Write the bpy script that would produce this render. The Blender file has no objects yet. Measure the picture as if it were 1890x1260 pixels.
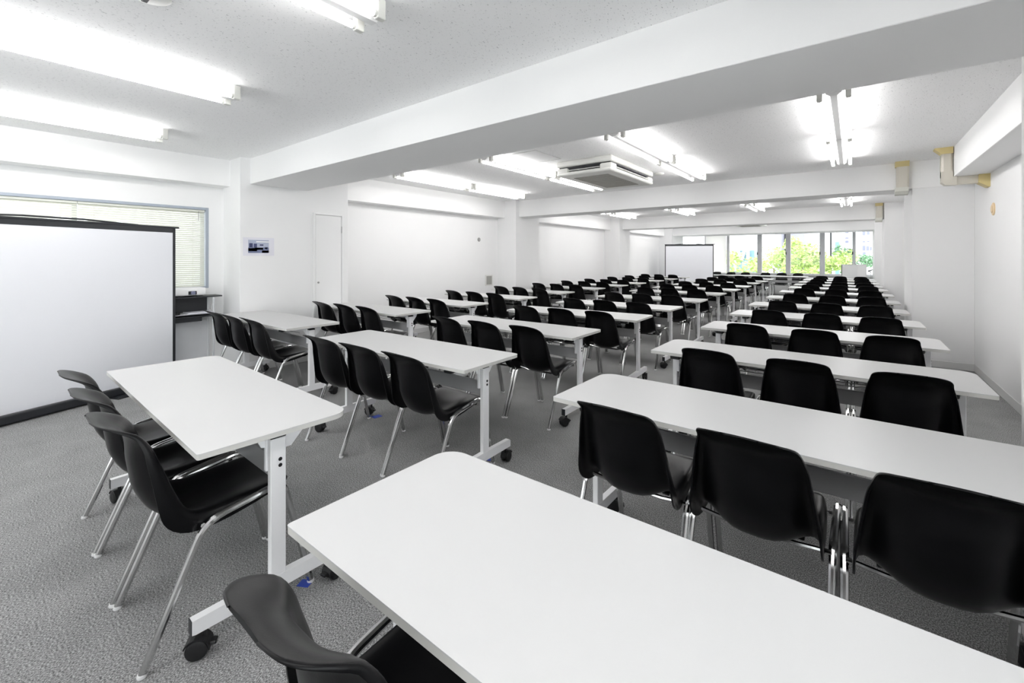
import bpy, bmesh, math, random
from math import sin, cos, pi, radians, atan2, sqrt
from mathutils import Vector, Matrix

random.seed(7)
S = bpy.context.scene
COL = S.collection

# ------------------------------------------------------------------ camera, world, exposure
F_PX, YAW, HOR, CAM_H = 806.0, radians(37.95), 475.4, 1.35
cam_d = bpy.data.cameras.new('camera')
cam_d.sensor_width = 36.0
cam_d.lens = F_PX / 1890.0 * 36.0
cam_d.shift_y = -(630.0 - HOR) / 1890.0
cam_d.clip_start = 0.02
cam_d.clip_end = 400
cam = bpy.data.objects.new('camera', cam_d)
cam.location = (0, 0, CAM_H)
cam.rotation_euler = (radians(90), 0, YAW)
COL.objects.link(cam)
S.camera = cam

world = bpy.data.worlds.new('overcast_sky')
S.world = world
world.use_nodes = True
wn = world.node_tree.nodes
wn['Background'].inputs[0].default_value = (0.98, 0.99, 1.0, 1)
wn['Background'].inputs[1].default_value = 4.0

S.view_settings.view_transform = 'Standard'
S.view_settings.look = 'None'
S.view_settings.exposure = 0.22
S.view_settings.gamma = 1.0
S.view_settings.use_curve_mapping = False
S.cycles.max_bounces = 14
S.cycles.diffuse_bounces = 9
S.cycles.glossy_bounces = 5
S.cycles.transmission_bounces = 8
S.cycles.transparent_max_bounces = 12
S.cycles.sample_clamp_indirect = 6.0
S.cycles.caustics_reflective = False
S.cycles.caustics_refractive = False
TUBE_POWER = 17.5


# ------------------------------------------------------------------ materials
def mat(name, col, rough=0.6, metal=0.0, spec=0.5, coat=0.0, noise=None, bump=None, emit=None):
    m = bpy.data.materials.new(name)
    m.use_nodes = True
    nt = m.node_tree
    b = nt.nodes['Principled BSDF']
    b.inputs['Base Color'].default_value = (*col, 1)
    b.inputs['Roughness'].default_value = rough
    b.inputs['Metallic'].default_value = metal
    b.inputs['Specular IOR Level'].default_value = spec
    b.inputs['Coat Weight'].default_value = coat
    if emit:
        b.inputs['Emission Color'].default_value = (*emit[0], 1)
        b.inputs['Emission Strength'].default_value = emit[1]
    if noise or bump:
        tc = nt.nodes.new('ShaderNodeTexCoord')
    if noise:
        sc, amt = noise
        n = nt.nodes.new('ShaderNodeTexNoise')
        n.inputs['Scale'].default_value = sc
        n.inputs['Detail'].default_value = 4
        nt.links.new(tc.outputs['Object'], n.inputs['Vector'])
        r = nt.nodes.new('ShaderNodeValToRGB')
        r.color_ramp.elements[0].position = 0.3
        r.color_ramp.elements[1].position = 0.7
        r.color_ramp.elements[0].color = (*[c * (1 - amt) for c in col], 1)
        r.color_ramp.elements[1].color = (*[min(1, c * (1 + amt)) for c in col], 1)
        nt.links.new(n.outputs['Fac'], r.inputs['Fac'])
        nt.links.new(r.outputs['Color'], b.inputs['Base Color'])
    if bump:
        sc, st = bump
        n2 = nt.nodes.new('ShaderNodeTexNoise')
        n2.inputs['Scale'].default_value = sc
        n2.inputs['Detail'].default_value = 3
        nt.links.new(tc.outputs['Object'], n2.inputs['Vector'])
        bp = nt.nodes.new('ShaderNodeBump')
        bp.inputs['Strength'].default_value = st
        bp.inputs['Distance'].default_value = 0.002
        nt.links.new(n2.outputs['Fac'], bp.inputs['Height'])
        nt.links.new(bp.outputs['Normal'], b.inputs['Normal'])
    return m


def carpet_material():
    m = bpy.data.materials.new('grey_loop_carpet')
    m.use_nodes = True
    nt = m.node_tree
    b = nt.nodes['Principled BSDF']
    b.inputs['Roughness'].default_value = 0.97
    b.inputs['Specular IOR Level'].default_value = 0.1
    tc = nt.nodes.new('ShaderNodeTexCoord')
    mp = nt.nodes.new('ShaderNodeMapping')
    mp.inputs['Scale'].default_value = (1.0, 0.62, 1.0)
    nt.links.new(tc.outputs['Object'], mp.inputs['Vector'])
    fine = nt.nodes.new('ShaderNodeTexNoise')
    fine.inputs['Scale'].default_value = 250
    fine.inputs['Detail'].default_value = 3
    fine.inputs['Roughness'].default_value = 0.75
    nt.links.new(mp.outputs['Vector'], fine.inputs['Vector'])
    mid = nt.nodes.new('ShaderNodeTexNoise')
    mid.inputs['Scale'].default_value = 5
    mid.inputs['Detail'].default_value = 5
    nt.links.new(tc.outputs['Object'], mid.inputs['Vector'])
    mx = nt.nodes.new('ShaderNodeMix')
    mx.data_type = 'FLOAT'
    mx.inputs[0].default_value = 0.06
    nt.links.new(fine.outputs['Fac'], mx.inputs[2])
    nt.links.new(mid.outputs['Fac'], mx.inputs[3])
    r = nt.nodes.new('ShaderNodeValToRGB')
    e = r.color_ramp.elements
    e[0].position, e[0].color = 0.375, (0.07, 0.07, 0.071, 1)
    e[1].position, e[1].color = 0.62, (0.50, 0.50, 0.50, 1)
    el = r.color_ramp.elements.new(0.50)
    el.color = (0.235, 0.235, 0.236, 1)
    nt.links.new(mx.outputs[0], r.inputs['Fac'])
    nt.links.new(r.outputs['Color'], b.inputs['Base Color'])
    bp = nt.nodes.new('ShaderNodeBump')
    bp.inputs['Strength'].default_value = 0.5
    bp.inputs['Distance'].default_value = 0.004
    nt.links.new(fine.outputs['Fac'], bp.inputs['Height'])
    nt.links.new(bp.outputs['Normal'], b.inputs['Normal'])
    return m


def acoustic_material():
    m = bpy.data.materials.new('pitted_acoustic_ceiling')
    m.use_nodes = True
    nt = m.node_tree
    b = nt.nodes['Principled BSDF']
    b.inputs['Roughness'].default_value = 0.9
    b.inputs['Specular IOR Level'].default_value = 0.15
    tc = nt.nodes.new('ShaderNodeTexCoord')
    mp = nt.nodes.new('ShaderNodeMapping')
    mp.inputs['Scale'].default_value = (1.0, 0.45, 1.0)
    mp.inputs['Rotation'].default_value = (0, 0, 0.5)
    nt.links.new(tc.outputs['Object'], mp.inputs['Vector'])
    n = nt.nodes.new('ShaderNodeTexNoise')
    n.inputs['Scale'].default_value = 150
    n.inputs['Detail'].default_value = 1.5
    n.inputs['Distortion'].default_value = 0.7
    nt.links.new(mp.outputs['Vector'], n.inputs['Vector'])
    r = nt.nodes.new('ShaderNodeValToRGB')
    e = r.color_ramp.elements
    e[0].position, e[0].color = 0.655, (0.95, 0.95, 0.952, 1)
    e[1].position, e[1].color = 0.70, (0.58, 0.58, 0.59, 1)
    nt.links.new(n.outputs['Fac'], r.inputs['Fac'])
    nt.links.new(r.outputs['Color'], b.inputs['Base Color'])
    bp = nt.nodes.new('ShaderNodeBump')
    bp.inputs['Strength'].default_value = 0.6
    bp.inputs['Distance'].default_value = 0.003
    bp.invert = True
    nt.links.new(r.outputs['Color'], bp.inputs['Height'])
    bp.invert = False
    nt.links.new(bp.outputs['Normal'], b.inputs['Normal'])
    return m


M = {}
M['wall'] = mat('white_wall_paint', (0.87, 0.87, 0.87), 0.85, spec=0.2, noise=(0.8, 0.015), bump=(160, 0.08))
M['beam'] = mat('white_beam_paint', (0.91, 0.91, 0.908), 0.85, spec=0.2, bump=(120, 0.06))
M['base'] = mat('grey_white_vinyl_skirting', (0.66, 0.66, 0.655), 0.6, spec=0.3)
M['carpet'] = carpet_material()
M['ceil'] = acoustic_material()
M['laminate'] = mat('white_table_laminate', (0.575, 0.575, 0.575), 0.36, spec=0.3, bump=(900, 0.05))
M['edge'] = mat('pale_grey_table_edging', (0.60, 0.595, 0.57), 0.45, spec=0.3)
M['powder'] = mat('white_powder_coated_steel', (0.92, 0.92, 0.935), 0.38, spec=0.4)
M['grey_steel'] = mat('pale_grey_steel', (0.50, 0.50, 0.51), 0.4, spec=0.4)
M['blackp'] = mat('black_matte_plastic', (0.012, 0.012, 0.013), 0.45, spec=0.35)
M['shell'] = mat('black_polypropylene_shell', (0.0028, 0.0028, 0.0034), 0.33, spec=0.20, bump=(260, 0.04))
M['chrome'] = mat('chrome_tube', (0.62, 0.62, 0.62), 0.14, metal=1.0)
M['glide'] = mat('clear_white_glide', (0.80, 0.80, 0.80), 0.3)
M['blue'] = mat('blue_tape', (0.02, 0.06, 0.42), 0.5)
M['tube'] = mat('lit_fluorescent_tube', (1, 1, 1), 0.4, emit=((1.0, 0.985, 0.975), TUBE_POWER))
M['lampw'] = mat('white_enamel_lamp_body', (0.82, 0.82, 0.82), 0.35)
M['socket'] = mat('ivory_lamp_socket', (0.70, 0.70, 0.66), 0.4)
M['screen'] = mat('matte_white_projection_cloth', (0.88, 0.89, 0.93), 0.9, spec=0.1)
M['alu'] = mat('blue_grey_aluminium', (0.36, 0.40, 0.46), 0.45, spec=0.4)
M['alul'] = mat('light_grey_aluminium', (0.66, 0.67, 0.69), 0.4, spec=0.4)
M['darkm'] = mat('charcoal_steel', (0.02, 0.022, 0.026), 0.4)
M['slat'] = mat('ivory_blind_slat', (0.72, 0.73, 0.66), 0.5)
M['acw'] = mat('warm_white_casing_plastic', (0.74, 0.74, 0.71), 0.4)
M['grille'] = mat('grey_beige_intake_grille', (0.40, 0.39, 0.36), 0.6)
M['ductc'] = mat('cream_pipe_cover', (0.60, 0.57, 0.50), 0.4)
M['ducty'] = mat('yellowed_pipe_flange', (0.60, 0.50, 0.24), 0.5)
M['ivory'] = mat('ivory_plastic', (0.66, 0.66, 0.60), 0.4)
M['peach'] = mat('peach_cover_plate', (0.72, 0.55, 0.34), 0.5)
M['gplate'] = mat('grey_cover_plate', (0.36, 0.36, 0.35), 0.45, metal=0.3)
M['paper'] = mat('white_paper', (0.78, 0.78, 0.84), 0.8)
M['navy'] = mat('navy_print', (0.05, 0.06, 0.14), 0.7)
M['midblue'] = mat('slate_blue_print', (0.17, 0.20, 0.32), 0.7)
M['paleblue'] = mat('pale_blue_print', (0.42, 0.46, 0.58), 0.7)
M['wood'] = mat('pale_lectern_board', (0.80, 0.81, 0.81), 0.6)
M['leaf'] = mat('yellow_green_leaf', (0.48, 0.60, 0.22), 0.6, noise=(1.7, 0.25))
M['leafd'] = mat('cool_green_leaf', (0.17, 0.33, 0.18), 0.6, noise=(1.7, 0.3))
M['bark'] = mat('tree_bark', (0.25, 0.2, 0.14), 0.9)
M['bwhite'] = mat('white_facade', (0.86, 0.86, 0.86), 0.7)
M['blilac'] = mat('lilac_grey_facade', (0.36, 0.355, 0.41), 0.7)
M['bteal'] = mat('teal_glass_facade', (0.16, 0.29, 0.35), 0.3)
M['bwin'] = mat('blue_grey_window', (0.20, 0.21, 0.31), 0.3)
M['ground'] = mat('pale_paving', (0.6, 0.6, 0.58), 0.9)


def glass_material():
    m = bpy.data.materials.new('window_glass')
    m.use_nodes = True
    nt = m.node_tree
    nt.nodes.clear()
    out = nt.nodes.new('ShaderNodeOutputMaterial')
    tr = nt.nodes.new('ShaderNodeBsdfTransparent')
    tr.inputs[0].default_value = (0.95, 0.97, 0.97, 1)
    gl = nt.nodes.new('ShaderNodeBsdfGlossy')
    gl.inputs['Roughness'].default_value = 0.02
    mx = nt.nodes.new('ShaderNodeMixShader')
    fr = nt.nodes.new('ShaderNodeFresnel')
    fr.inputs['IOR'].default_value = 1.35
    nt.links.new(fr.outputs[0], mx.inputs[0])
    nt.links.new(tr.outputs[0], mx.inputs[1])
    nt.links.new(gl.outputs[0], mx.inputs[2])
    nt.links.new(mx.outputs[0], out.inputs[0])
    return m


M['glass'] = glass_material()
def shade_material():
    m = bpy.data.materials.new('white_roller_fabric')
    m.use_nodes = True
    nt = m.node_tree
    nt.nodes.clear()
    out = nt.nodes.new('ShaderNodeOutputMaterial')
    a = nt.nodes.new('ShaderNodeBsdfTranslucent'); a.inputs[0].default_value = (.85, .85, .84, 1)
    b = nt.nodes.new('ShaderNodeBsdfDiffuse'); b.inputs[0].default_value = (.85, .85, .84, 1)
    mx = nt.nodes.new('ShaderNodeMixShader'); mx.inputs[0].default_value = .5
    nt.links.new(a.outputs[0], mx.inputs[1]); nt.links.new(b.outputs[0], mx.inputs[2]); nt.links.new(mx.outputs[0], out.inputs[0])
    return m
M['shade'] = shade_material()


# ------------------------------------------------------------------ mesh helpers
class MB:
    def __init__(s):
        s.bm = bmesh.new()

    def box(s, x0, x1, y0, y1, z0, z1, bev=0.0, seg=1, m=None):
        r = bmesh.ops.create_cube(s.bm, size=1.0)
        vs = r['verts']
        for v in vs:
            v.co = Vector((x0 + (v.co.x + .5) * (x1 - x0), y0 + (v.co.y + .5) * (y1 - y0), z0 + (v.co.z + .5) * (z1 - z0)))
        if bev:
            es = list({e for v in vs for e in v.link_edges})
            rb = bmesh.ops.bevel(s.bm, geom=es, offset=bev, segments=seg, affect='EDGES', profile=0.5)
            vs = list({v for f in rb['faces'] for v in f.verts} | {v for v in vs if v.is_valid})
        if m is not None:
            vs = [v for v in vs if v.is_valid]
            bmesh.ops.transform(s.bm, matrix=m, verts=vs)
        return s

    def prism(s, pts, a0, a1, axis='z'):
        """polygon pts extruded between a0 and a1 along an axis"""
        def P(p, a):
            if axis == 'z': return (p[0], p[1], a)
            if axis == 'x': return (a, p[0], p[1])
            return (p[0], a, p[1])
        lo = [s.bm.verts.new(P(p, a0)) for p in pts]
        hi = [s.bm.verts.new(P(p, a1)) for p in pts]
        n = len(pts)
        s.bm.faces.new(lo[::-1]); s.bm.faces.new(hi)
        for i in range(n):
            s.bm.faces.new((lo[i], lo[(i + 1) % n], hi[(i + 1) % n], hi[i]))
        return s

    def cyl(s, p0, p1, r, n=12, r2=None, cap=True):
        p0, p1 = Vector(p0), Vector(p1)
        return s.tube([p0, p1], r, n, cap, r2)

    def tube(s, pts, r, n=10, cap=True, r2=None):
        pts = [Vector(p) for p in pts]
        k = len(pts)
        rings = []
        up = Vector((0, 0, 1))
        t0 = (pts[1] - pts[0]).normalized()
        if abs(t0.dot(up)) > 0.95: up = Vector((1, 0, 0))
        u = t0.cross(up).normalized()
        for i, p in enumerate(pts):
            if i == 0: t = pts[1] - pts[0]
            elif i == k - 1: t = pts[-1] - pts[-2]
            else: t = (pts[i + 1] - pts[i]).normalized() + (pts[i] - pts[i - 1]).normalized()
            t.normalize()
            u = (u - t * u.dot(t)).normalized()
            w = t.cross(u)
            rr = r if r2 is None else r + (r2 - r) * i / (k - 1)
            rings.append([s.bm.verts.new(p + (u * cos(2 * pi * j / n) + w * sin(2 * pi * j / n)) * rr) for j in range(n)])
        for a, b in zip(rings, rings[1:]):
            for j in range(n):
                s.bm.faces.new((a[j], a[(j + 1) % n], b[(j + 1) % n], b[j]))
        if cap:
            s.bm.faces.new(rings[0][::-1]); s.bm.faces.new(rings[-1])
        return s

    def lathe(s, prof, c=(0, 0, 0), n=16, axis='z'):
        rings = []
        for r, z in prof:
            ring = []
            for j in range(n):
                a = 2 * pi * j / n
                p = (r * cos(a), r * sin(a), z)
                if axis == 'x': p = (z, r * cos(a), r * sin(a))
                if axis == 'y': p = (r * cos(a), z, r * sin(a))
                ring.append(s.bm.verts.new(Vector(c) + Vector(p)))
            rings.append(ring)
        for a, b in zip(rings, rings[1:]):
            for j in range(n):
                s.bm.faces.new((a[j], a[(j + 1) % n], b[(j + 1) % n], b[j]))
        s.bm.faces.new(rings[0][::-1]); s.bm.faces.new(rings[-1])
        return s

    def mesh(s, name, smooth=False, material=None):
        bmesh.ops.recalc_face_normals(s.bm, faces=s.bm.faces)
        me = bpy.data.meshes.new(name)
        s.bm.to_mesh(me); s.bm.free()
        if material: me.materials.append(M[material])
        if smooth:
            me.polygons.foreach_set('use_smooth', [True] * len(me.polygons))
            me.set_sharp_from_angle(angle=radians(35))
        return me

    def obj(s, name, material, parent=None, smooth=False, loc=None):
        return link(name, s.mesh(name, smooth, material), parent, loc)


def link(name, me, parent=None, loc=None, rotz=0):
    o = bpy.data.objects.new(name, me)
    COL.objects.link(o)
    if parent is not None: o.parent = parent
    if loc is not None: o.location = loc
    if rotz: o.rotation_euler = (0, 0, rotz)
    return o


def tag(o, label, cat, group=None, kind=None):
    o['label'] = label
    o['category'] = cat
    if group: o['group'] = group
    if kind: o['kind'] = kind
    return o


def thing(name, label, cat, loc=(0, 0, 0), rotz=0, group=None):
    o = bpy.data.objects.new(name, None)
    o.empty_display_size = 0.1
    COL.objects.link(o)
    o.location = loc
    o.rotation_euler = (0, 0, rotz)
    return tag(o, label, cat, group)


def struct(o, label=None):
    o['kind'] = 'structure'
    if label: o['label'] = label
    return o


def dup(root, loc, rotz, label, group=None):
    def rec(o, parent):
        c = o.copy()
        COL.objects.link(c)
        c.parent = parent
        for ch in o.children: rec(ch, c)
        return c
    r = root.copy()
    COL.objects.link(r)
    for ch in root.children: rec(ch, r)
    r.location = loc
    r.rotation_euler = (0, 0, rotz)
    r['label'] = label
    if group: r['group'] = group
    return r


def ordn(i):
    return ['first', 'second', 'third', 'fourth', 'fifth', 'sixth', 'seventh', 'eighth', 'ninth', 'tenth', 'eleventh', 'twelfth', 'thirteenth', 'fourteenth'][i]


# ------------------------------------------------------------------ room shell
ZC0, ZC = 2.52, 2.565            # ceiling heights: nearest bay, other bays
ZB = 2.222                       # underside of the beams
XR, XPR = 1.144, 0.591           # right wall, right pillar faces
XL, XPL, XSL = -6.13, -5.62, -5.92
YE, Y0 = 18.9, -2.6              # window wall, wall behind the camera

struct(MB().box(XL - .2, XR + .2, Y0 - .2, YE + .3, -.12, 0).obj('floor', 'carpet'), 'grey flecked loop pile carpet')
me = MB().box(XL - .2, XR + .2, Y0 - .2, 2.5, ZC0, ZC0 + .2)
struct(me.obj('ceiling', 'ceil'), 'pitted white acoustic ceiling of the nearest bay')
struct(MB().box(XL - .2, XR + .2, 2.5, YE + .3, ZC, ZC + .2).obj('ceiling', 'ceil'), 'pitted white ceiling beyond the first beam')
w = MB()
w.box(XR, XR + .2, Y0 - .2, -2.0, 0, ZC).box(XR, XR + .2, 1.6, YE + .3, 0, ZC)
w.box(XR, XR + .2, -2.0, 1.6, 0, .8).box(XR, XR + .2, -2.0, 1.6, 2.1, ZC)
struct(w.obj('wall_right', 'wall'))
for i in range(3):  # added windows, out of view, brighten surfaces facing right
    added_win = bpy.data.objects.new('window_%d' % (i + 13), None); COL.objects.link(added_win)
    added_win.location = (XR + .1, -1.4 + i * 1.2, .8); struct(added_win, 'added out of view window beside the camera for fill light')
    for sy in (-1, 1):
        MB().box(-.04, .04, sy * .58 - .02, sy * .58 + .02, 0, 1.3, .004).obj('window_stile', 'alul', added_win)
    for zz in (0, 1.26):
        MB().box(-.04, .04, -.56, .56, zz, zz + .04, .004).obj('window_rail', 'alul', added_win)
    MB().box(-.004, .004, -.56, .56, .03, 1.27).obj('window_pane', 'glass', added_win)
w = MB()
w.box(XL - .2, XR + .2, Y0 - .2, Y0, 0, .75).box(XL - .2, XR + .2, Y0 - .2, Y0, 2.2, ZC)
w.box(XL - .2, -5.7, Y0 - .2, Y0, .75, 2.2).box(-1.8, XR + .2, Y0 - .2, Y0, .75, 2.2)
struct(w.obj('wall_back', 'wall'))
for i in range(3):  # unseen windows added here to light surfaces that face the camera
    added_win = bpy.data.objects.new('window_%d' % (i + 8), None); COL.objects.link(added_win)
    added_win.location = (-5.05 + i * 1.3, Y0 - .1, .75); struct(added_win, 'added out of view window behind the camera for fill light')
    for sx in (-1, 1):
        MB().box(sx * .625 - .025, sx * .625 + .025, -.04, .04, 0, 1.45, .004).obj('window_stile', 'alul', added_win)
    for zz in (0, 1.41):
        MB().box(-.6, .6, -.04, .04, zz, zz + .04, .004).obj('window_rail', 'alul', added_win)
    MB().box(-.6, .6, -.004, .004, .03, 1.42).obj('window_pane', 'glass', added_win)
# left wall with the blind window opening
WY0, WY1, WZ0, WZ1 = -0.62, 1.905, 0.985, 1.95
w = MB()
w.box(XL - .2, XL, Y0 - .2, WY0, 0, ZC).box(XL - .2, XL, WY1, YE + .3, 0, ZC)
w.box(XL - .2, XL, WY0, WY1, 0, WZ0).box(XL - .2, XL, WY0, WY1, WZ1, ZC)
struct(w.obj('wall_left', 'wall'))
# pillars
for i, (x0, x1, y0, y1) in enumerate(((XL, XPL, 2.06, 3.44), (XL, XPL, 7.34, 8.21), (XL, XPL, 12.55, 13.36), (XL, XPL, 17.46, YE),
                                      (XPR, XR, 2.15, 2.92), (XPR, XR, 7.468, 8.49), (.553, XR, 12.7, 13.6), (.53, XR, 17.4, YE))):
    struct(MB().box(x0, x1, y0, y1, 0, ZC, 0.004).obj('pillar', 'wall'), 'square white wall pillar')
# cross beams
for y0, y1, zt in ((2.17, 2.86, ZC), (7.46, 7.94, ZC), (12.77, 13.3, ZC), (17.6, YE, ZC)):
    struct(MB().box(XL, XR, y0, y1, ZB, zt, 0.003).obj('ceiling_beam', 'beam'), 'white cross beam')
# side soffits
struct(MB().box(XL, XSL, Y0, YE, 2.207, ZC, 0.003).obj('wall_soffit', 'beam'), 'white boxed soffit along the left wall')
struct(MB().box(.875, XR, Y0, YE, 2.238, ZC, 0.003).obj('wall_soffit', 'beam'), 'white boxed soffit along the right wall')
# skirting
def skirt(name, *segs):
    b = MB()
    for (x0, x1, y0, y1) in segs: b.box(x0, x1, y0, y1, 0, .085, .002)
    struct(b.obj(name, 'base'), 'pale vinyl skirting strip')
t = .006
skirt('baseboard_right', (XR - t, XR, 2.92, 7.468), (XPR, XR, 7.468 - t, 7.468), (XPR - t, XPR, 7.468, 8.49), (XR - t, XR, 8.49, 12.7),
      (.553, XR, 12.7 - t, 12.7), (.553 - t, .553, 12.7, 13.6), (XR - t, XR, Y0, 2.15), (XR - t, XR, 13.6, 17.4))
skirt('baseboard_left', (XL, XL + t, Y0, 2.06), (XPL, XPL + t, 2.06, 3.44), (XL, XPL, 2.06 - t, 2.06), (XL, XL + t, 3.44, 7.34),
      (XL, XPL, 7.34 - t, 7.34), (XPL, XPL + t, 7.34, 8.21), (XL, XL + t, 8.21, 12.55), (XPL, XPL + t, 12.55, 13.36), (XL, XL + t, 13.36, 17.46))

# ---- end wall with its windows
k = (YE) / 20.0
we = [q * k for q in (-6.15, -5.10, -5.01, -4.19, -4.05, -3.18, -2.99, -2.15, -2.01, -1.07, -.92, -.10, .05, .59)]
ZS, ZH = 0.74, 2.30
w = MB()
w.box(XL, XR, YE, YE + .25, 0, ZS).box(XL, XR, YE, YE + .25, ZH, ZC)
w.box(XL, we[0], YE, YE + .25, ZS, ZH).box(we[13], XR, YE, YE + .25, ZS, ZH)
struct(w.obj('wall_window_end', 'wall'))
struct(MB().box(XPL, .53, YE - .10, YE + .02, ZS - .03, ZS, .004).obj('trim_1', 'bwhite'), 'white window sill board')
rb_ = thing('roller_blind', 'white roller blind lowered over the pane right of the distant screen', 'blind', ((we[2] + we[3]) / 2, YE + .05, ZS))
MB().box(-(we[3] - we[2]) / 2 + .005, (we[3] - we[2]) / 2 - .005, -.001, .001, .01, ZH - ZS).obj('blind_fabric', 'shade', rb_)
MB().cyl((-(we[3] - we[2]) / 2 + .01, 0, ZH - ZS - .03), ((we[3] - we[2]) / 2 - .01, 0, ZH - ZS - .03), .02, 10).obj('roller', 'bwhite', rb_, True)
MB().box(-(we[3] - we[2]) / 2 + .005, (we[3] - we[2]) / 2 - .005, -.008, .008, 0, .02, .003).obj('hem_bar', 'bwhite', rb_)
for i, (a, b) in enumerate(((we[0], we[2]), (we[3], we[6]), (we[6], we[8]), (we[8], we[10]), (we[10], we[12]), (we[12], we[13]))):
    t_ = bpy.data.objects.new('window_%d' % (i + 2), None); COL.objects.link(t_)
    t_.location = ((a + b) / 2, YE + .12, ZS)
    struct(t_, 'aluminium framed window')
    wd = b - a
    h = ZH - ZS
    for (x0, x1) in ((-wd / 2, -wd / 2 + (.10 if i not in (0, 5) else .04)), (wd / 2 - (.055 if i != 5 else .02), wd / 2)):
        MB().box(x0, x1, -.05, .05, 0, h, .006).obj('window_stile', 'alul', t_)
    MB().box(-wd / 2, wd / 2, -.04, .04, 0, .035, .004).obj('window_rail', 'alul', t_)
    MB().box(-wd / 2, wd / 2, -.04, .04, h - .03, h, .004).obj('window_rail', 'alul', t_)
    MB().box(-wd / 2 + .03, wd / 2 - .03, -.004, .004, .02, h - .02).obj('window_pane', 'glass', t_)
    if 0 < i < 5:
        MB().box(wd / 2 - .06, wd / 2 - .03, -.075, -.05, .72, .82, .005).obj('window_latch', 'darkm', t_)

# ---- left window and blinds
t_ = bpy.data.objects.new('window_1', None); COL.objects.link(t_)
t_.location = (XL - .1, (WY0 + WY1) / 2, WZ0)
struct(t_, 'blue grey aluminium window behind blinds')
L_ = (WY1 - WY0) / 2
h = WZ1 - WZ0
MB().box(-.1, .104, -L_, -L_ + .03, 0, h, .003).obj('window_frame', 'alu', t_)
MB().box(-.1, .104, L_ - .03, L_, 0, h, .003).obj('window_frame', 'alu', t_)
MB().box(-.1, .104, -L_ + .03, L_ - .03, h - .03, h, .003).obj('window_frame', 'alu', t_)
MB().box(-.1, .104, -L_ + .03, L_ - .03, 0, .02, .003).obj('window_frame', 'alu', t_)
MB().box(-.09, -.065, .11, .15, .02, h - .03, .003).obj('window_mullion', 'alu', t_)
MB().box(-.054, -.046, -L_ + .03, L_ - .03, .02, h - .03).obj('window_pane', 'glass', t_)
slat_cache = {}
for (a, b, lab) in ((-.585, .774, 'ivory venetian blind at the far left edge, mostly behind the big screen'),
                    (.777, 1.87, 'ivory venetian blind hanging above the projector rack')):
    bl = thing('venetian_blind', lab, 'blind', (XL - .035, (a + b) / 2, WZ0), 0, 'blinds in the left window')
    ln = (b - a) / 2
    MB().box(-.02, .02, -ln, ln, h - .055, h - .03, .003).obj('head_rail', 'slat', bl)
    n = 37
    sm = MB().box(-.0125, .0125, -ln, ln, -.0006, .0006, 0).mesh('slat', material='slat')
    for v in sm.vertices: v.co.z += (.0125 ** 2 - v.co.x ** 2) * 10
    for j in range(n):
        s_ = link('slat', sm, bl, (0, 0, .035 + j * (h - .10) / (n - 1)))
        s_.rotation_euler = (0, radians(62), 0)
    MB().box(-.012, .012, -ln, ln, .012, .024, .003).obj('bottom_rail', 'slat', bl)
    for yy in (-ln + .12, 0, ln - .12):
        MB().box(.012, .0135, yy - .002, yy + .002, .02, h - .04).obj('ladder_cord', 'slat', bl)
MB().tube([(XL + .004, 1.80, 1.90), (XL + .006, 1.80, 1.79)], .004, 6).obj('tilt_wand', 'gplate', bl).matrix_parent_inverse = Matrix.Translation(-bl.location)

# ---- narrow door on the left pillar
d = bpy.data.objects.new('door_1', None); COL.objects.link(d)
d.location = (XPL, 3.14, 0); struct(d, 'narrow white service door in the left pillar')
MB().box(0, .028, -.214, -.188, 0, 1.945, .002).obj('door_frame', 'wall', d)
MB().box(0, .028, .190, .214, 0, 1.945, .002).obj('door_frame', 'wall', d)
MB().box(0, .028, -.188, .190, 1.922, 1.945, .002).obj('door_frame', 'wall', d)
MB().box(0, .022, -.183, .184, .012, 1.916, .0015).obj('door_leaf', 'wall', d)
MB().lathe([(.0, .0), (.012, 0), (.012, .012), (.009, .016), (0, .016)], (.022, -.148, 1.02), 12, 'x').obj('door_latch', 'gplate', d, True)
MB().cyl((.027, .187, 1.69), (.027, .187, 1.78), .006, 8).obj('door_hinge', 'gplate', d, True)
MB().cyl((.027, .187, .35), (.027, .187, .44), .006, 8).obj('door_hinge', 'gplate', d, True)

# ------------------------------------------------------------------ fluorescent fixtures
FL = 1.45
def fixture_proto():
    t = thing('fluorescent_lamp', '', 'lamp', (0, 0, -5), 0, 'twin tube fluorescent battens')
    prof = [(-.055, 0), (-.045, -.060), (-.020, -.078), (.020, -.078), (.045, -.060), (.055, 0)]
    b = MB().prism(prof, -FL / 2, FL / 2, 'y'); b.obj('housing', 'lampw', t)
    MB().box(-.085, .085, -FL / 2, FL / 2, -.008, 0, .001).obj('base_plate', 'lampw', t)
    for sx in (-1, 1):
        MB().cyl((sx * .083, -FL / 2 + .055, -.078), (sx * .083, FL / 2 - .055, -.078), .0155, 14).obj('tube', 'tube', t, True)
        for sy in (-1, 1):
            MB().box(sx * .083 - .017, sx * .083 + .017, sy * (FL / 2 - .028) - .022, sy * (FL / 2 - .028) + .022, -.098, -.006, .006, 2).obj('socket', 'socket', t)
            MB().cyl((sx * .083, sy * (FL / 2 - .062), -.078), (sx * .083, sy * (FL / 2 - .048), -.078), .0162, 12).obj('tube_cap', 'socket', t, True)
    return t

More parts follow.
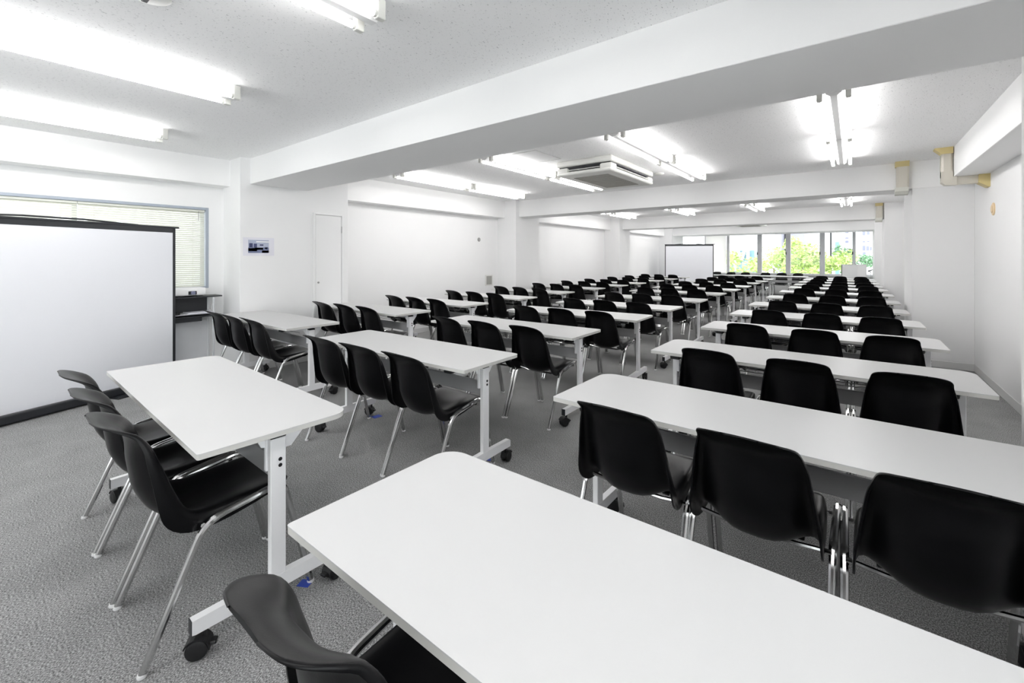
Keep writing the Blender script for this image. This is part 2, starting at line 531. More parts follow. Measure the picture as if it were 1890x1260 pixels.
fx = fixture_proto()
cols_x = (-5.0, -3.38, -1.765, -0.105)
cname = ('leftmost row', 'second row from left', 'third row from left', 'rightmost row')
bays = [('nearest bay', ZC0, [(-1.98, 'behind'), (-.51, 'front')], 0),
        ('bay after first beam', ZC, [(4.53, 'near'), (6.00, 'far')], 0),
        ('bay after second beam', ZC, [(9.75, 'near'), (11.4, 'far')], 0),
        ('bay after third beam', ZC, [(14.9, 'near'), (16.35, 'far')], 0)]
first = True
for bn, zc, ys, _ in bays:
    for ci, cx in enumerate(cols_x):
        for y, w_ in ys:
            if bn == 'nearest bay': y += 1.0
            lab = 'lit twin tube lamp, %s end, %s, %s' % (w_, cname[ci], bn)
            if first:
                fx.location = (cx, y, zc); fx['label'] = lab; first = False
            else:
                dup(fx, (cx, y, zc), 0, lab)

# ------------------------------------------------------------------ chairs
def smooth_path(keys, n):
    """Catmull-Rom through keys (tuples), n samples"""
    out = []
    K = [keys[0]] + list(keys) + [keys[-1]]
    segs = len(keys) - 1
    for i in range(n):
        t = i / (n - 1) * segs
        j = min(int(t), segs - 1); f = t - j
        p0, p1, p2, p3 = K[j], K[j + 1], K[j + 2], K[j + 3]
        out.append(tuple(0.5 * (2 * b + (c - a) * f + (2 * a - 5 * b + 4 * c - d_) * f * f + (3 * b - a - 3 * c + d_) * f ** 3)
                         for a, b, c, d_ in zip(p0, p1, p2, p3)))
    return out

CHY = -.27   # rear feet lie this far behind the chair's origin
# stations: crest y, crest z, crest half width, pan depth at the middle, flange drop, extra half width of flange
ST = [(.478, .430, .130, -.004, .006, .004),
      (.476, .445, .150, .000, .010, .006),
      (.455, .452, .162, .004, .018, .010),
      (.40, .450, .167, .012, .030, .014),
      (.32, .445, .168, .020, .042, .018),
      (.24, .440, .168, .028, .050, .020),
      (.185, .440, .167, .038, .054, .021),
      (.145, .453, .168, .055, .062, .024),
      (.120, .480, .168, .070, .066, .025),
      (.102, .518, .166, .077, .058, .024),
      (.085, .562, .162, .078, .048, .021),
      (.070, .607, .158, .070, .040, .019),
      (.053, .655, .154, .060, .032, .016),
      (.034, .708, .149, .045, .022, .012),
      (.004, .752, .141, .028, .012, .007),
      (-.036, .777, .138, .014, .006, .004),
      (-.068, .792, .127, .005, .003, .002),
      (-.088, .800, .109, .001, .002, .001),
      (-.099, .805, .086, .000, .001, .0008),
      (-.105, .808, .052, -.001, .001, .0005)]

def shell_mesh():
    NS, NL = 52, 15
    st = smooth_path(ST, NS)
    bm = bmesh.new()
    grid = []
    for i, (y, z, w, dp, fl, ew) in enumerate(st):
        a = st[max(0, i - 1)]; b = st[min(NS - 1, i + 1)]
        ty, tz = b[0] - a[0], b[1] - a[1]
        L = sqrt(ty * ty + tz * tz); ty /= L; tz /= L
        # normal to the back / under side
        ny, nz = tz * 1.0, -ty * 1.0
        ny, nz = -ny * -1, nz
        # travelling from seat front (y high) to the back top: t=(-1,0) -> under side is (0,-1); t=(0,1) -> rear is (-1,0)
        ny, nz = -tz, ty
        row = []
        secs = []
        # middle to crest
        for s_ in (0, .18, .36, .54, .70, .83, .93):
            f = s_
            depth = dp * (0.5 + 0.5 * cos(pi * min(1, f) ** 1.6))
            secs.append((w * f, depth))
        secs.append((w, 0.0))
        secs.append((w + ew * .55, fl * .10))
        secs.append((w + ew * .95, fl * .42))
        secs.append((w + ew * 1.0, fl * .75))
        secs.append((w + ew * .98, fl))
        full = [(-x, d_) for x, d_ in secs[:0:-1]] + secs
        for x, d_ in full:
            row.append(bm.verts.new((x, y + ny * d_ + CHY, z + nz * d_)))
        grid.append(row)
    for a, b in zip(grid, grid[1:]):
        for j in range(len(a) - 1):
            bm.faces.new((a[j], a[j + 1], b[j + 1], b[j]))
    bmesh.ops.recalc_face_normals(bm, faces=bm.faces)
    me = bpy.data.meshes.new('shell')
    bm.to_mesh(me); bm.free()
    me.materials.append(M['shell'])
    o = bpy.data.objects.new('tmp_shell', me)
    COL.objects.link(o)
    md = o.modifiers.new('s', 'SOLIDIFY'); md.thickness = .0055; md.offset = 0
    dg = bpy.context.evaluated_depsgraph_get()
    me2 = bpy.data.meshes.new_from_object(o.evaluated_get(dg))
    bpy.data.objects.remove(o)
    me2.name = 'shell'
    me2.polygons.foreach_set('use_smooth', [True] * len(me2.polygons))
    me2.set_sharp_from_angle(angle=radians(60))
    return me2

def arc3(p0, p1, p2, r, n=6):
    """fillet corner p1"""
    p0, p1, p2 = Vector(p0), Vector(p1), Vector(p2)
    a = (p0 - p1).normalized(); b = (p2 - p1).normalized()
    out = []
    A = p1 + a * r; B = p1 + b * r
    for i in range(n + 1):
        t = i / n
        out.append(A * (1 - t) ** 2 + p1 * 2 * t * (1 - t) + B * t * t)
    return out

def chair_proto():
    t = thing('shell_chair', '', 'chair', (0, 0, -5), 0, 'black shell chairs at the tables')
    link('shell', shell_mesh(), t)
    R = .0122
    for sx in (-1, 1):
        x = sx * .214
        a = (x + sx * .0, CHY, .006); b = (x, CHY + .172, .418); c = (x, CHY + .435, .462); d_ = (x, CHY + .545, .006)
        pts = [a] + arc3(a, b, c, .06) + arc3(b, c, d_, .05) + [d_]
        MB().tube(pts, R, 10).obj('side_frame', 'chrome', t, True)
        for yy in (CHY, CHY + .545):
            MB().lathe([(.0, 0), (.013, 0), (.0145, .004), (.0125, .012), (0, .012)], (x, yy, 0), 12).obj('glide', 'glide', t, True)
    for pts in ([(-.212, CHY + .168, .408), (-.17, CHY + .176, .400), (-.11, CHY + .19, .386), (.11, CHY + .19, .386), (.17, CHY + .176, .400), (.212, CHY + .168, .408)],
                [(-.21, CHY + .40, .425), (-.14, CHY + .40, .415), (.14, CHY + .40, .415), (.21, CHY + .40, .425)]):
        MB().tube(pts, .0085, 8).obj('crossbar', 'chrome', t, True)
    for sx in (-1, 1):
        MB().box(sx * .12 - .015, sx * .12 + .015, CHY + .20, CHY + .41, .396, .408, .003).obj('mounting_rail', 'blackp', t)
    return t

chair0 = chair_proto()
chair_used = [False]

def place_chair(x, y, rz, label):
    if not chair_used[0]:
        chair0.location = (x, y, 0); chair0.rotation_euler = (0, 0, rz); chair0['label'] = label
        chair_used[0] = True
        return chair0
    return dup(chair0, (x, y, 0), rz, label)

# ------------------------------------------------------------------ tables
TL, TD, TH = 1.62, .532, .718

def round_rect(l, d_, rn, rf, n=7):
    pts = []
    for cx, cy, r, a0 in ((l / 2 - rf, d_ / 2 - rf, rf, 0), (-l / 2 + rf, d_ / 2 - rf, rf, 90), (-l / 2 + rn, -d_ / 2 + rn, rn, 180), (l / 2 - rn, -d_ / 2 + rn, rn, 270)):
        m = n if r > .02 else 3
        for i in range(m + 1):
            a = radians(a0 + 90 * i / m)
            pts.append((cx + r * cos(a), cy + r * sin(a)))
    return pts

def caster(parent, x, y, ang):
    c = MB()
    R_ = Matrix.Translation((x, y, 0)) @ Matrix.Rotation(ang, 4, 'Z')
    w_ = MB()
    for sx in (-1, 1):
        w_.lathe([(.008, -.010), (.026, -.0115), (.0325, -.008), (.035, 0), (.0325, .008), (.026, .0115), (.008, .010)], (sx * .0145, .016, .035), 18, 'x')
    bmesh.ops.transform(w_.bm, matrix=R_, verts=w_.bm.verts)
    wheel = w_.mesh('caster_wheel', True, 'blackp')
    hd = MB()
    n = 8
    pts = [(.016 + .040 * cos(radians(20 + i * 165 / n)), .035 + .040 * sin(radians(20 + i * 165 / n))) for i in range(n + 1)]
    pts += [(p[0] * .9 + .0016, p[1] * .9 + .0035) for p in pts[::-1]]
    hd.prism(pts, -.0245, .0245, 'x')
    hd.cyl((0, -.004, .055), (0, -.004, .094), .008, 8)
    hd.box(-.014, .014, -.040, -.018, .036, .048, .003)
    bmesh.ops.transform(hd.bm, matrix=R_, verts=hd.bm.verts)
    hm = hd.mesh('caster_hood', False, 'blackp')
    h_ = link('caster', hm, parent)
    link('wheel', wheel, h_)

def table_proto(rf):
    t = thing('folding_table', '', 'table', (0, 0, -5), 0, 'white folding tables in rows')
    top = link('table_top', MB().prism(round_rect(TL, TD, .008, rf), TH - .0035, TH).mesh('table_top', False, 'laminate'), t)
    MB().prism(round_rect(TL - .001, TD - .001, .008, rf), TH - .0195, TH - .0035).obj('edge_band', 'edge', t)
    px = TL / 2 - .085
    for sx in (-1, 1):
        x = sx * px
        post = MB().box(x - .014, x + .014, -.016, .040, .10, TH - .052, .003).obj('leg_post', 'powder', t)
        MB().box(x - .016, x + .016, -.017, .041, TH - .052, TH - .040, .003).obj('post_cap', 'blackp', post)
        for zz in (.585, .562):
            MB().lathe([(0, 0), (.006, 0), (.0075, .002), (.006, .004), (0, .004)], (x + sx * .014 - (.004 if sx < 0 else 0), .018, zz), 10, 'x').obj('bolt', 'blackp', post, True)
        # inner upright with its bracket, and the wing plates under the top
        xi = x - sx * .024
        MB().box(xi - .008, xi + .008, -.022, .004, .54, TH - .03, .002).obj('inner_upright', 'powder', t)
        MB().lathe([(0, 0), (.010, 0), (.010, .004), (0, .004)], (x - sx * .010 - sx * .022, -.010, .585), 12, 'x').obj('blue_sticker', 'alu', t)
        pl = [(-.16, TH - .0205), (-.165, TH - .034), (-.05, TH - .055), (-.035, TH - .085), (.055, TH - .11), (.075, TH - .11), (.12, TH - .06), (.13, TH - .0205)]
        MB().prism(pl, xi - .004, xi + .001, 'x').obj('wing_plate', 'powder', t)
        ft = MB().prism([(-.262, .096), (-.262, .142), (-.02, .147), (.25, .144), (.262, .134), (.262, .096), (-.02, .093), (-.25, .093)], x - .015, x + .015, 'x').obj('foot_bar', 'powder', t)
        MB().box(x - .016, x + .016, -.2645, -.2615, .094, .144, .001).obj('end_cap', 'darkm', ft)
        caster(t, x, -.225, .4 * sx + 2.2)
        caster(t, x, .225, -.9 * sx + 1.1)
        # folding latch under the near edge
        MB().box(sx * (px - .07) - .03, sx * (px - .07) + .03, -TD / 2 + .02, -TD / 2 + .10, TH - .045, TH - .0205, .005).obj('folding_latch', 'blackp', t)
    MB().box(-px + .012, px - .012, .012, .026, .492, .580, .003).obj('crossbeam', 'grey_steel', t)
    MB().box(-px + .03, px - .03, .07, .095, TH - .050, TH - .0205, .002).obj('support_rail', 'grey_steel', t)
    MB().box(-px + .03, px - .03, -.195, -.170, TH - .042, TH - .0205, .002).obj('support_rail', 'grey_steel', t)
    # wire book shelf
    sh = MB()
    for yy in (-.12, -.04, .055):
        sh.cyl((-px + .12, yy, .632), (px - .12, yy, .632), .003, 6)
    for xx in (-.5, -.25, 0, .25, .5):
        sh.tube([(xx, -.12, TH - .02), (xx, -.12, .632), (xx, .055, .632), (xx, .055, TH - .02)], .0025, 5)
    sh.obj('wire_shelf', 'grey_steel', t)
    return t

protos = {'wide': table_proto(.070), 'tight': table_proto(.035)}
proto_used = {}

def place_table(kind, x, y, rz, label):
    p = protos[kind]
    if kind not in proto_used:
        p.location = (x, y, 0); p.rotation_euler = (0, 0, rz); p['label'] = label
        proto_used[kind] = 1
        return p
    return dup(p, (x, y, 0), rz, label)

TABLES = {
 'C': [(-.247, .750, -.2), (-.265, 1.942, -.3), (-.280, 3.204, 0), (-.282, 4.452, -.2), (-.286, 5.66, .1), (-.298, 6.875, .2), (-.284, 8.226, 0),
       (-.268, 9.70, 0), (-.268, 11.15, 0), (-.284, 12.41, 0), (-.30, 13.75, 0), (-.309, 15.15, 0), (-.32, 16.25, 0)],
 'B': [(-2.458, .771, -1.6), (-2.53, 2.007, 1.5), (-2.546, 3.243, 1.1), (-2.528, 4.457, 2.6), (-2.538, 5.577, .2), (-2.543, 6.84, 1.5), (-2.588, 8.30, .1),
       (-2.586, 9.53, -.4), (-2.60, 10.815, 0), (-2.64, 12.33, 0), (-2.636, 13.485, 0), (-2.66, 14.9, 0)],
 'A': [(-4.772, 2.076, .6), (-4.783, 3.257, 1.3), (-4.818, 4.36, .2), (-4.817, 5.56, 0), (-4.883, 6.88, 0), (-4.89, 8.175, 0), (-4.905, 9.39, 0),
       (-4.921, 10.55, 0), (-4.96, 11.99, 0), (-4.971, 13.24, 0), (-5.0, 14.6, 0)],
}
CN = {'A': 'left column', 'B': 'middle column', 'C': 'right column'}
OFF = {('C', i): (.005 if i == 1 else .045) for i in range(13)}
OFF[('C', 0)] = -.01
rnd = random.Random(3)
for c in 'CBA':
    for i, (x, y, r) in enumerate(TABLES[c]):
        lab = 'white folding table on black casters, %s from the camera in the %s' % (ordn(i), CN[c])
        if (c, i) == ('C', 0): lab = 'largest white table, cut by the bottom edge of the photo, closest to the camera'
        if (c, i) == ('B', 0): lab = 'white table angled at the left, beside the big projection screen'
        rz = radians(r)
        place_table('tight' if c == 'A' or (c == 'B' and i > 0) else 'wide', x, y, rz, lab)
        for j, q in enumerate((-1, 0, 1)):
            if (c, i) == ('C', 0) and j > 0: continue
            if (c, i) == ('C', 12) and j > 1: pass
            dx = q * .453 + OFF.get((c, i), 0)
            dy = -TD / 2 - .112 - CHY + rnd.uniform(-.008, .008)
            cx = x + dx * cos(rz) - dy * sin(rz)
            cy = y + dx * sin(rz) + dy * cos(rz)
            lb = 'black shell chair, %s of three at the %s table from the camera, %s' % (('left', 'middle', 'right')[j], ordn(i), CN[c])
            if (c, i) == ('C', 0): lb = 'black shell chair at the bottom edge, its curved backrest seen from above'
            place_chair(cx, cy, rz + radians(rnd.uniform(-1.5, 1.5)), lb)
# two speaker tables in front of the windows, chairs facing the room
for i, x in enumerate((-3.62, -1.98)):
    place_table('tight', x, 17.55, pi, 'white table facing the room before the end windows, %s one' % ('left', 'right')[i])
    for j, q in enumerate((-1, 0, 1)):
        place_chair(x + q * .50, 17.55 + TD / 2 + .12 + CHY + .12, pi + radians(rnd.uniform(-3, 3)),
                    'black shell chair facing the room, %s behind the %s window table' % (('left', 'middle', 'right')[j], ('left', 'right')[i]))

# blue tape marks on the carpet
for i, (x, y, s_) in enumerate(((-1.79, .90, .05), (-3.19, 2.22, .075), (-1.01, 2.20, .05), (-1.93, 2.21, .06))):
    o = MB().box(-s_ * .5, s_ * .5, -s_ * .4, s_ * .4, 0, .0012).obj('tape_mark', 'blue', None, False, (x, y, .0003))
    o.rotation_euler = (0, 0, .5 + i)
    tag(o, ('blue tape patch on carpet under the table nearest the big screen', 'blue tape patch below the chairs at the second middle table',
            'blue tape patch under the second table of the right column', 'blue tape patch under right foot of the second middle table')[i], 'tape', 'blue tape marks')

# ------------------------------------------------------------------ projection screens
def proj_screen(base, ang, W, zt, zb, label, grp):
    t = thing('projection_screen', label, 'projection screen', base, ang, grp)
    # local x runs along the screen, local -y faces the room
    MB().box(-W / 2 - .03, W / 2 + .01, -.045, .045, .012, .085, .012, 2).obj('base_housing', 'darkm', t)
    MB().box(-W / 2, W / 2, -.004, -.001, zb, zt - .035).obj('screen_cloth', 'screen', t)
    for sx in (-1, 1):
        MB().box(sx * (W / 2 - .012) - .014, sx * (W / 2 - .012) + .014, -.0055, .0005, .07, zt - .02).obj('black_border', 'darkm', t)
    MB().box(-W / 2, W / 2, -.0055, .0005, zt - .07, zt - .02).obj('black_border', 'darkm', t)
    MB().box(-W / 2 - .01, W / 2 + .04, -.012, .012, zt - .022, zt - .004, .004).obj('top_bar', 'darkm', t)
    MB().tube([(-W / 2 + .35, .012, zt - .008), (-.2, .012, zt + .012), (.2, .012, zt + .012), (W / 2 - .35, .012, zt - .008)], .008, 8).obj('carry_handle', 'darkm', t, True)
    MB().box(-.02, .02, .01, .035, .08, zt - .03, .004).obj('lift_post', 'darkm', t)
    for sx in (-1, 1):
        MB().prism([(sx * (W / 2 - .55) - .05, -.13), (sx * (W / 2 - .55) + .05, -.13), (sx * (W / 2 - .55) + .06, .12), (sx * (W / 2 - .55) - .06, .12)], 0, .014).obj('foot', 'darkm', t)
    return t

P0 = Vector((-5.824, 1.494, 0)); dv = Vector((-.335, .942, 0)).normalized()
W1 = 2.0
ctr = P0 - dv * (W1 / 2)
ang = atan2(dv.y, dv.x)
proj_screen((ctr.x, ctr.y, 0), ang, W1, 1.69, .08, 'large white projection screen with black borders at left of the photo', 'pull-up projection screens')
a = Vector((-5.50, 16.3, 0)); b = Vector((-3.98, 17.0, 0))
proj_screen(((a.x + b.x) / 2, (a.y + b.y) / 2, 0), atan2(b.y - a.y, b.x - a.x), (b - a).length, 1.85, .08,
            'small distant white projection screen at the far window end', 'pull-up projection screens')

# ------------------------------------------------------------------ AV rack with projector
rk = thing('media_rack', 'dark and silver media rack against left wall beside the screen edge', 'rack', (-5.99, 1.55, 0), 0)
MB().box(-.12, .10, -.36, .42, .893, .908, .003).obj('top_shelf', 'darkm', rk)
MB().box(-.11, -.10, -.34, .33, .715, .885, .002).obj('back_panel', 'darkm', rk)
MB().box(-.115, .085, -.34, .33, .700, .712, .003).obj('back_rail', 'alul', rk)
MB().box(-.12, .10, -.36, .42, .668, .684, .004).obj('lower_shelf', 'darkm', rk)
MB().box(-.10, .085, -.34, .22, .622, .668, .004).obj('drawer', 'darkm', rk)
MB().box(-.105, -.095, -.34, .33, .10, .62, .002).obj('rear_panel', 'alul', rk)
for sy in (-.345, .325):
    for sx in (-.11, .07):
        MB().box(sx, sx + .02, sy, sy + .020, .03, .893, .003).obj('leg', 'alul', rk)
MB().box(.092, .100, .29, .30, .75, .81, .002).obj('handle', 'chrome', rk)
for sy in (-.335, .335):
    MB().box(-.12, .12, sy - .018, sy + .018, 0, .03, .006).obj('foot', 'darkm', rk)
pj = thing('projector', 'white projector with black lens on top of the media rack', 'projector', (-6.0, 1.62, .908))
MB().box(-.10, .09, -.17, .20, .010, .098, .022, 3).obj('casing', 'bwhite', pj, True)
MB().box(.086, .094, .02, .10, .022, .062, .003).obj('lens_window', 'darkm', pj)
MB().lathe([(0, 0), (.022, 0), (.022, .008), (.015, .010), (0, .006)], (.092, .065, .042), 16, 'x').obj('lens', 'bwin', pj, True)
for sy in (-.13, .12):
    MB().cyl((.06, sy, 0), (.06, sy, .012), .010, 10).obj('foot', 'darkm', pj)
lp = thing('laptop', 'closed black laptop on the lower shelf of the media rack', 'laptop', (-5.985, 1.42, .7125))
MB().box(-.08, .09, -.16, .14, 0, .014, .004).obj('base', 'blackp', lp)
MB().box(-.08, .09, -.16, .14, .0145, .024, .004).obj('lid', 'blackp', lp)
pp = MB().box(-.08, .10, -.12, .12, 0, .012, .001).obj('paper_stack', 'paper', None, False, (-5.985, 1.75, .7125))
tag(pp, 'pile of white papers on the lower shelf of the media rack', 'papers')

# ------------------------------------------------------------------ ceiling air conditioners
def aircon(x0, x1, y0, y1, zc, label):
    cx, cy = (x0 + x1) / 2, (y0 + y1) / 2
    t = thing('ceiling_air_conditioner', label, 'air conditioner', (cx, cy, zc), 0, 'ceiling cassette air conditioners')
    a, b = (x1 - x0) / 2, (y1 - y0) / 2
    MB().box(-a, a, -b, b, -.075, 0, .022, 3).obj('upper_casing', 'acw', t, True)
    MB().box(-a + .03, a - .03, -b + .03, b - .03, -.092, -.07).obj('shadow_gap', 'darkm', t)
    # lower casing built as a ring with outlets cut on the sides
    lc = MB()
    z0, z1 = -.188, -.088
    e = .028
    lc.box(-a, a, -b, b, z0, z0 + .05, .03, 3)
    c = .16
    for sx in (-1, 1):
        for sy in (-1, 1):
            xx = sorted((sx * (a - .004), sx * (a - c))); yy = sorted((sy * (b - .004), sy * (b - c)))
            lc.box(xx[0], xx[1], yy[0], yy[1], z0 + .03, z1, .02, 2)
    lc.obj('lower_casing', 'acw', t, True)
    MB().box(-a + .05, a - .05, -b + .05, b - .05, z0 + .045, z1 - .004).obj('heat_exchanger', 'darkm', t)
    for sy in (-1, 1):
        MB().box(-a + c, a - c, sy * (b - .03) - .012, sy * (b - .03) + .012, z0 + .062, z0 + .069).obj('louver', 'acw', t)
    for sx in (-1, 1):
        MB().box(sx * (a - .03) - .012, sx * (a - .03) + .012, -b + c, b - c, z0 + .062, z0 + .069).obj('louver', 'acw', t)
    g = MB()
    g.box(-a + .14, a - .14, -b + .20, b - .20, z0 - .006, z0 + .004, .002)
    g.obj('intake_grille', 'grille', t)
    for i in range(14):
        yy = -b + .24 + i * (2 * b - .48) / 13
        MB().box(-a + .16, a - .16, yy - .004, yy + .004, z0 - .010, z0 - .006).obj('grille_slat', 'grille', t)
    return t

aircon(-2.98, -2.22, 4.74, 6.10, ZC, 'white ceiling air conditioner with dark air outlets beyond the first beam')
aircon(-3.05, -2.20, 15.1, 16.4, ZC, 'distant white ceiling air conditioner just below the third beam')

# ceiling fittings
o = MB().lathe([(0, 0), (.07, 0), (.072, -.010), (.06, -.022), (.03, -.030), (0, -.030)], (0, 0, 0), 24).obj('ceiling_sensor', 'acw', None, True, (-2.2, 6.27, ZC))
tag(o, 'round white ceiling sensor between air conditioner and third lamp row', 'sensor')
dl = thing('emergency_light', 'round white ceiling fitting with dark slot at the top photo edge', 'light fitting', (-2.46, .53, ZC0))
MB().lathe([(0, 0), (.085, 0), (.088, -.008), (.075, -.014), (0, -.016)], (0, 0, 0), 28).obj('rim', 'acw', dl, True)
MB().box(-.05, .05, -.012, .012, -.024, -.014, .003).obj('slot', 'darkm', dl)
MB().lathe([(0, 0), (.014, 0), (.012, -.012), (0, -.014)], (.045, .03, -.014), 12).obj('button', 'bwhite', dl, True)
h_ = bpy.data.objects.new('trim_2', None); COL.objects.link(h_); h_.location = (-3.03, 4.32, ZC); struct(h_, 'square access hatch in the ceiling')
MB().box(-.20, .20, -.26, .26, -.003, 0, .001).obj('hatch_panel', 'wall', h_)
for (x0, x1, y0, y1) in ((-.215, -.205, -.275, .275), (.205, .215, -.275, .275), (-.205, .205, -.275, -.265), (-.205, .205, .265, .275)):
    MB().box(x0, x1, y0, y1, -.006, 0, .001).obj('hatch_trim', 'base', h_)

# ------------------------------------------------------------------ pipe covers
d1 = thing('pipe_cover', 'cream pipe cover bent under the right soffit with two yellowed flanges', 'pipe cover', (0, 6.80, 0), 0, 'cream pipe covers')
x0, x1 = .775, .868
def duct_prof(x0, x1, y0, y1):
    c = .018
    return [(x0, y1), (x0, y0 + c), (x0 + c, y0), (x1 - c, y0), (x1, y0 + c), (x1, y1)]
MB().prism(duct_prof(x0, x1, -.06, .03), 2.235, ZC - .06).obj('upright_cover', 'ductc', d1)
MB().prism([(-.06, 2.235), (-.042, 2.15), (.03, 2.15), (.03, 2.235)], x1, 1.08, 'x').obj('level_cover', 'ductc', d1)
el = MB().prism([(x0, 2.235), (x0, 2.18), (x0 + .03, 2.15), (x1 + .03, 2.145), (x1 + .03, 2.24), (x1, 2.24), (x1, 2.30), (x0, 2.30)], -.064, .03, 'y')
el.obj('elbow_cover', 'ductc', d1)
MB().prism([(x0 - .055, ZC - .012), (x0 - .055, ZC), (x1, ZC), (x1, ZC - .07), (x0, ZC - .07)], -.075, .04, 'y').obj('ceiling_flange', 'ducty', d1)
MB().prism([(1.06, 2.238), (1.144, 2.238), (1.144, 2.10), (1.128, 2.10), (1.06, 2.15)], -.085, .045, 'y').obj('wall_flange', 'ducty', d1)

for (xa, xb, yb, lab) in ((.440, .560, 7.455, 'cream pipe cover hugging the second beam beside the nearest right pillar'),
                          (.412, .528, 12.765, 'small distant cream pipe cover at the third beam beside the right pillar')):
    t_ = thing('pipe_cover', lab, 'pipe cover', (0, yb, 0), 0, 'cream pipe covers')
    MB().prism(duct_prof(xa, xb, -.085, 0), 2.24, ZC - .055).obj('upright_cover', 'ductc', t_)
    MB().prism([(-.10, ZC), (0, ZC), (0, ZC - .065), (-.088, ZC - .065)], xa - .012, xb + .002, 'x').obj('ceiling_flange', 'ducty', t_)
    MB().prism([(-.085, 2.24), (0, 2.24), (.05, 2.21), (.03, 2.145), (-.04, 2.155), (-.078, 2.19)], xa - .012, xb - .006, 'x').obj('elbow_cover', 'ivory', t_)

# wall plates
def plate(name, mname, loc, r, label, cat, sx=1):
    t_ = thing(name, label, cat, loc)
    MB().lathe([(0, 0), (r, 0), (r * .98, .008 * sx), (r * .8, .012 * sx), (0, .012 * sx)], (0, 0, 0), 28, 'x').obj('cover', mname, t_, True)
    MB().lathe([(0, .012 * sx), (r * .6, .012 * sx), (r * .55, .018 * sx), (0, .018 * sx)], (0, 0, 0), 24, 'x').obj('centre_boss', mname, t_, True)
    return t_
plate('cover_plate', 'peach', (XR, 6.58, 1.85), .066, 'round peach cover plate on the right wall below the pipe cover', 'wall plate', -1)
plate('clock_dial', 'gplate', (XL, 6.74, 1.726), .042, 'small round grey dial on the left wall beyond the door', 'wall dial', 1)
v = thing('wall_vent', 'small beige louvred vent low on the left wall before the second pillar', 'vent', (XL, 7.05, .87))
MB().box(0, .012, -.115, .115, -.115, .115, .003).obj('frame', 'acw', v)
MB().box(.010, .014, -.085, .085, -.09, .09).obj('louvre_back', 'gplate', v)
for i in range(6):
    MB().box(.013, .018, -.08 + i * .028, -.066 + i * .028, -.088, .088, .001).obj('louvre_blade', 'grille', v)

# notice sheet on the pillar
nt_ = thing('notice_sheet', 'paper notice with a dark interior photo taped to the left pillar', 'notice', (XPL + .0015, 2.265, 1.482))
def flat(name, mname, ya, yb, za, zb, lift, parent):
    # y to the right, z up, on the wall plane
    MB().box(lift - .0006, lift, ya, yb, za, zb).obj(name, mname, parent)
flat('sheet', 'paper', -.175, .175, -.108, .108, .0, nt_)
flat('clear_film', 'bwhite', -.09, .16, -.122, .125, -.0006, nt_)
flat('photo_print', 'paleblue', -.118, .112, -.076, .080, .0007, nt_)
for (n_, m_, a1, a2, b1, b2) in (('photo_floor', 'midblue', -.118, .112, -.076, -.01), ('photo_chair', 'navy', -.108, -.068, -.012, .040), ('photo_chair', 'navy', -.058, -.022, -.012, .036),
                                 ('photo_bench', 'navy', -.118, -.02, -.055, -.018), ('photo_monitor', 'navy', .010, .050, .012, .028), ('photo_desk', 'paper', -.045, .048, -.036, -.012),
                                 ('photo_machine', 'navy', .066, .10, -.030, -.004), ('photo_table', 'paper', .034, .112, -.072, -.044), ('photo_ceiling', 'bwhite', -.03, .112, .052, .066)):
    flat(n_, m_, a1, a2, b1, b2, .0014, nt_)

# ------------------------------------------------------------------ lectern and microphone at the windows
lc = thing('lectern', 'pale grey lectern standing before the end windows at right', 'lectern', (.03, 17.95, 0), 0)
MB().box(-.32, .09, -.20, -.18, .05, 1.13, .004).obj('front_panel', 'wood', lc)
MB().prism([(-.20, .02), (.22, .02), (.22, .95), (.05, 1.125), (-.20, 1.135)], .30, .32, 'x').obj('side_panel', 'wood', lc)
MB().prism([(-.20, .02), (.22, .02), (.22, .95), (.05, 1.125), (-.20, 1.135)], -.32, -.30, 'x').obj('side_panel', 'wood', lc)
MB().box(.09, .30, -.20, -.18, .05, 1.12, .004).obj('front_panel', 'bwhite', lc)
MB().prism([(-.20, 1.12), (.06, 1.10), (.06, 1.115), (-.20, 1.135)], -.30, .30, 'x').obj('reading_top', 'wood', lc)
MB().box(-.33, .33, -.21, .23, 0, .05, .004).obj('plinth', 'wood', lc)
mc = thing('microphone_stand', 'slim black microphone on a stand beside the lectern', 'microphone', (.43, 17.2, 0))
MB().lathe([(0, 0), (.11, 0), (.11, .012), (.02, .03), (0, .03)], (0, 0, 0), 20).obj('base', 'darkm', mc, True)
MB().cyl((0, 0, .02), (0, 0, .90), .006, 8).obj('pole', 'chrome', mc)
MB().tube([(0, 0, .90), (-.01, 0, .93), (-.04, -.01, .955)], .01, 8).obj('clip', 'darkm', mc)
MB().cyl((.05, .01, .985), (-.06, -.02, .935), .013, 10, .02).obj('microphone', 'darkm', mc, True)

# ------------------------------------------------------------------ outside the windows
struct(MB().box(-70, 60, YE + 1, 160, -4.2, -4).obj('ground', 'ground'), 'pale paved street')

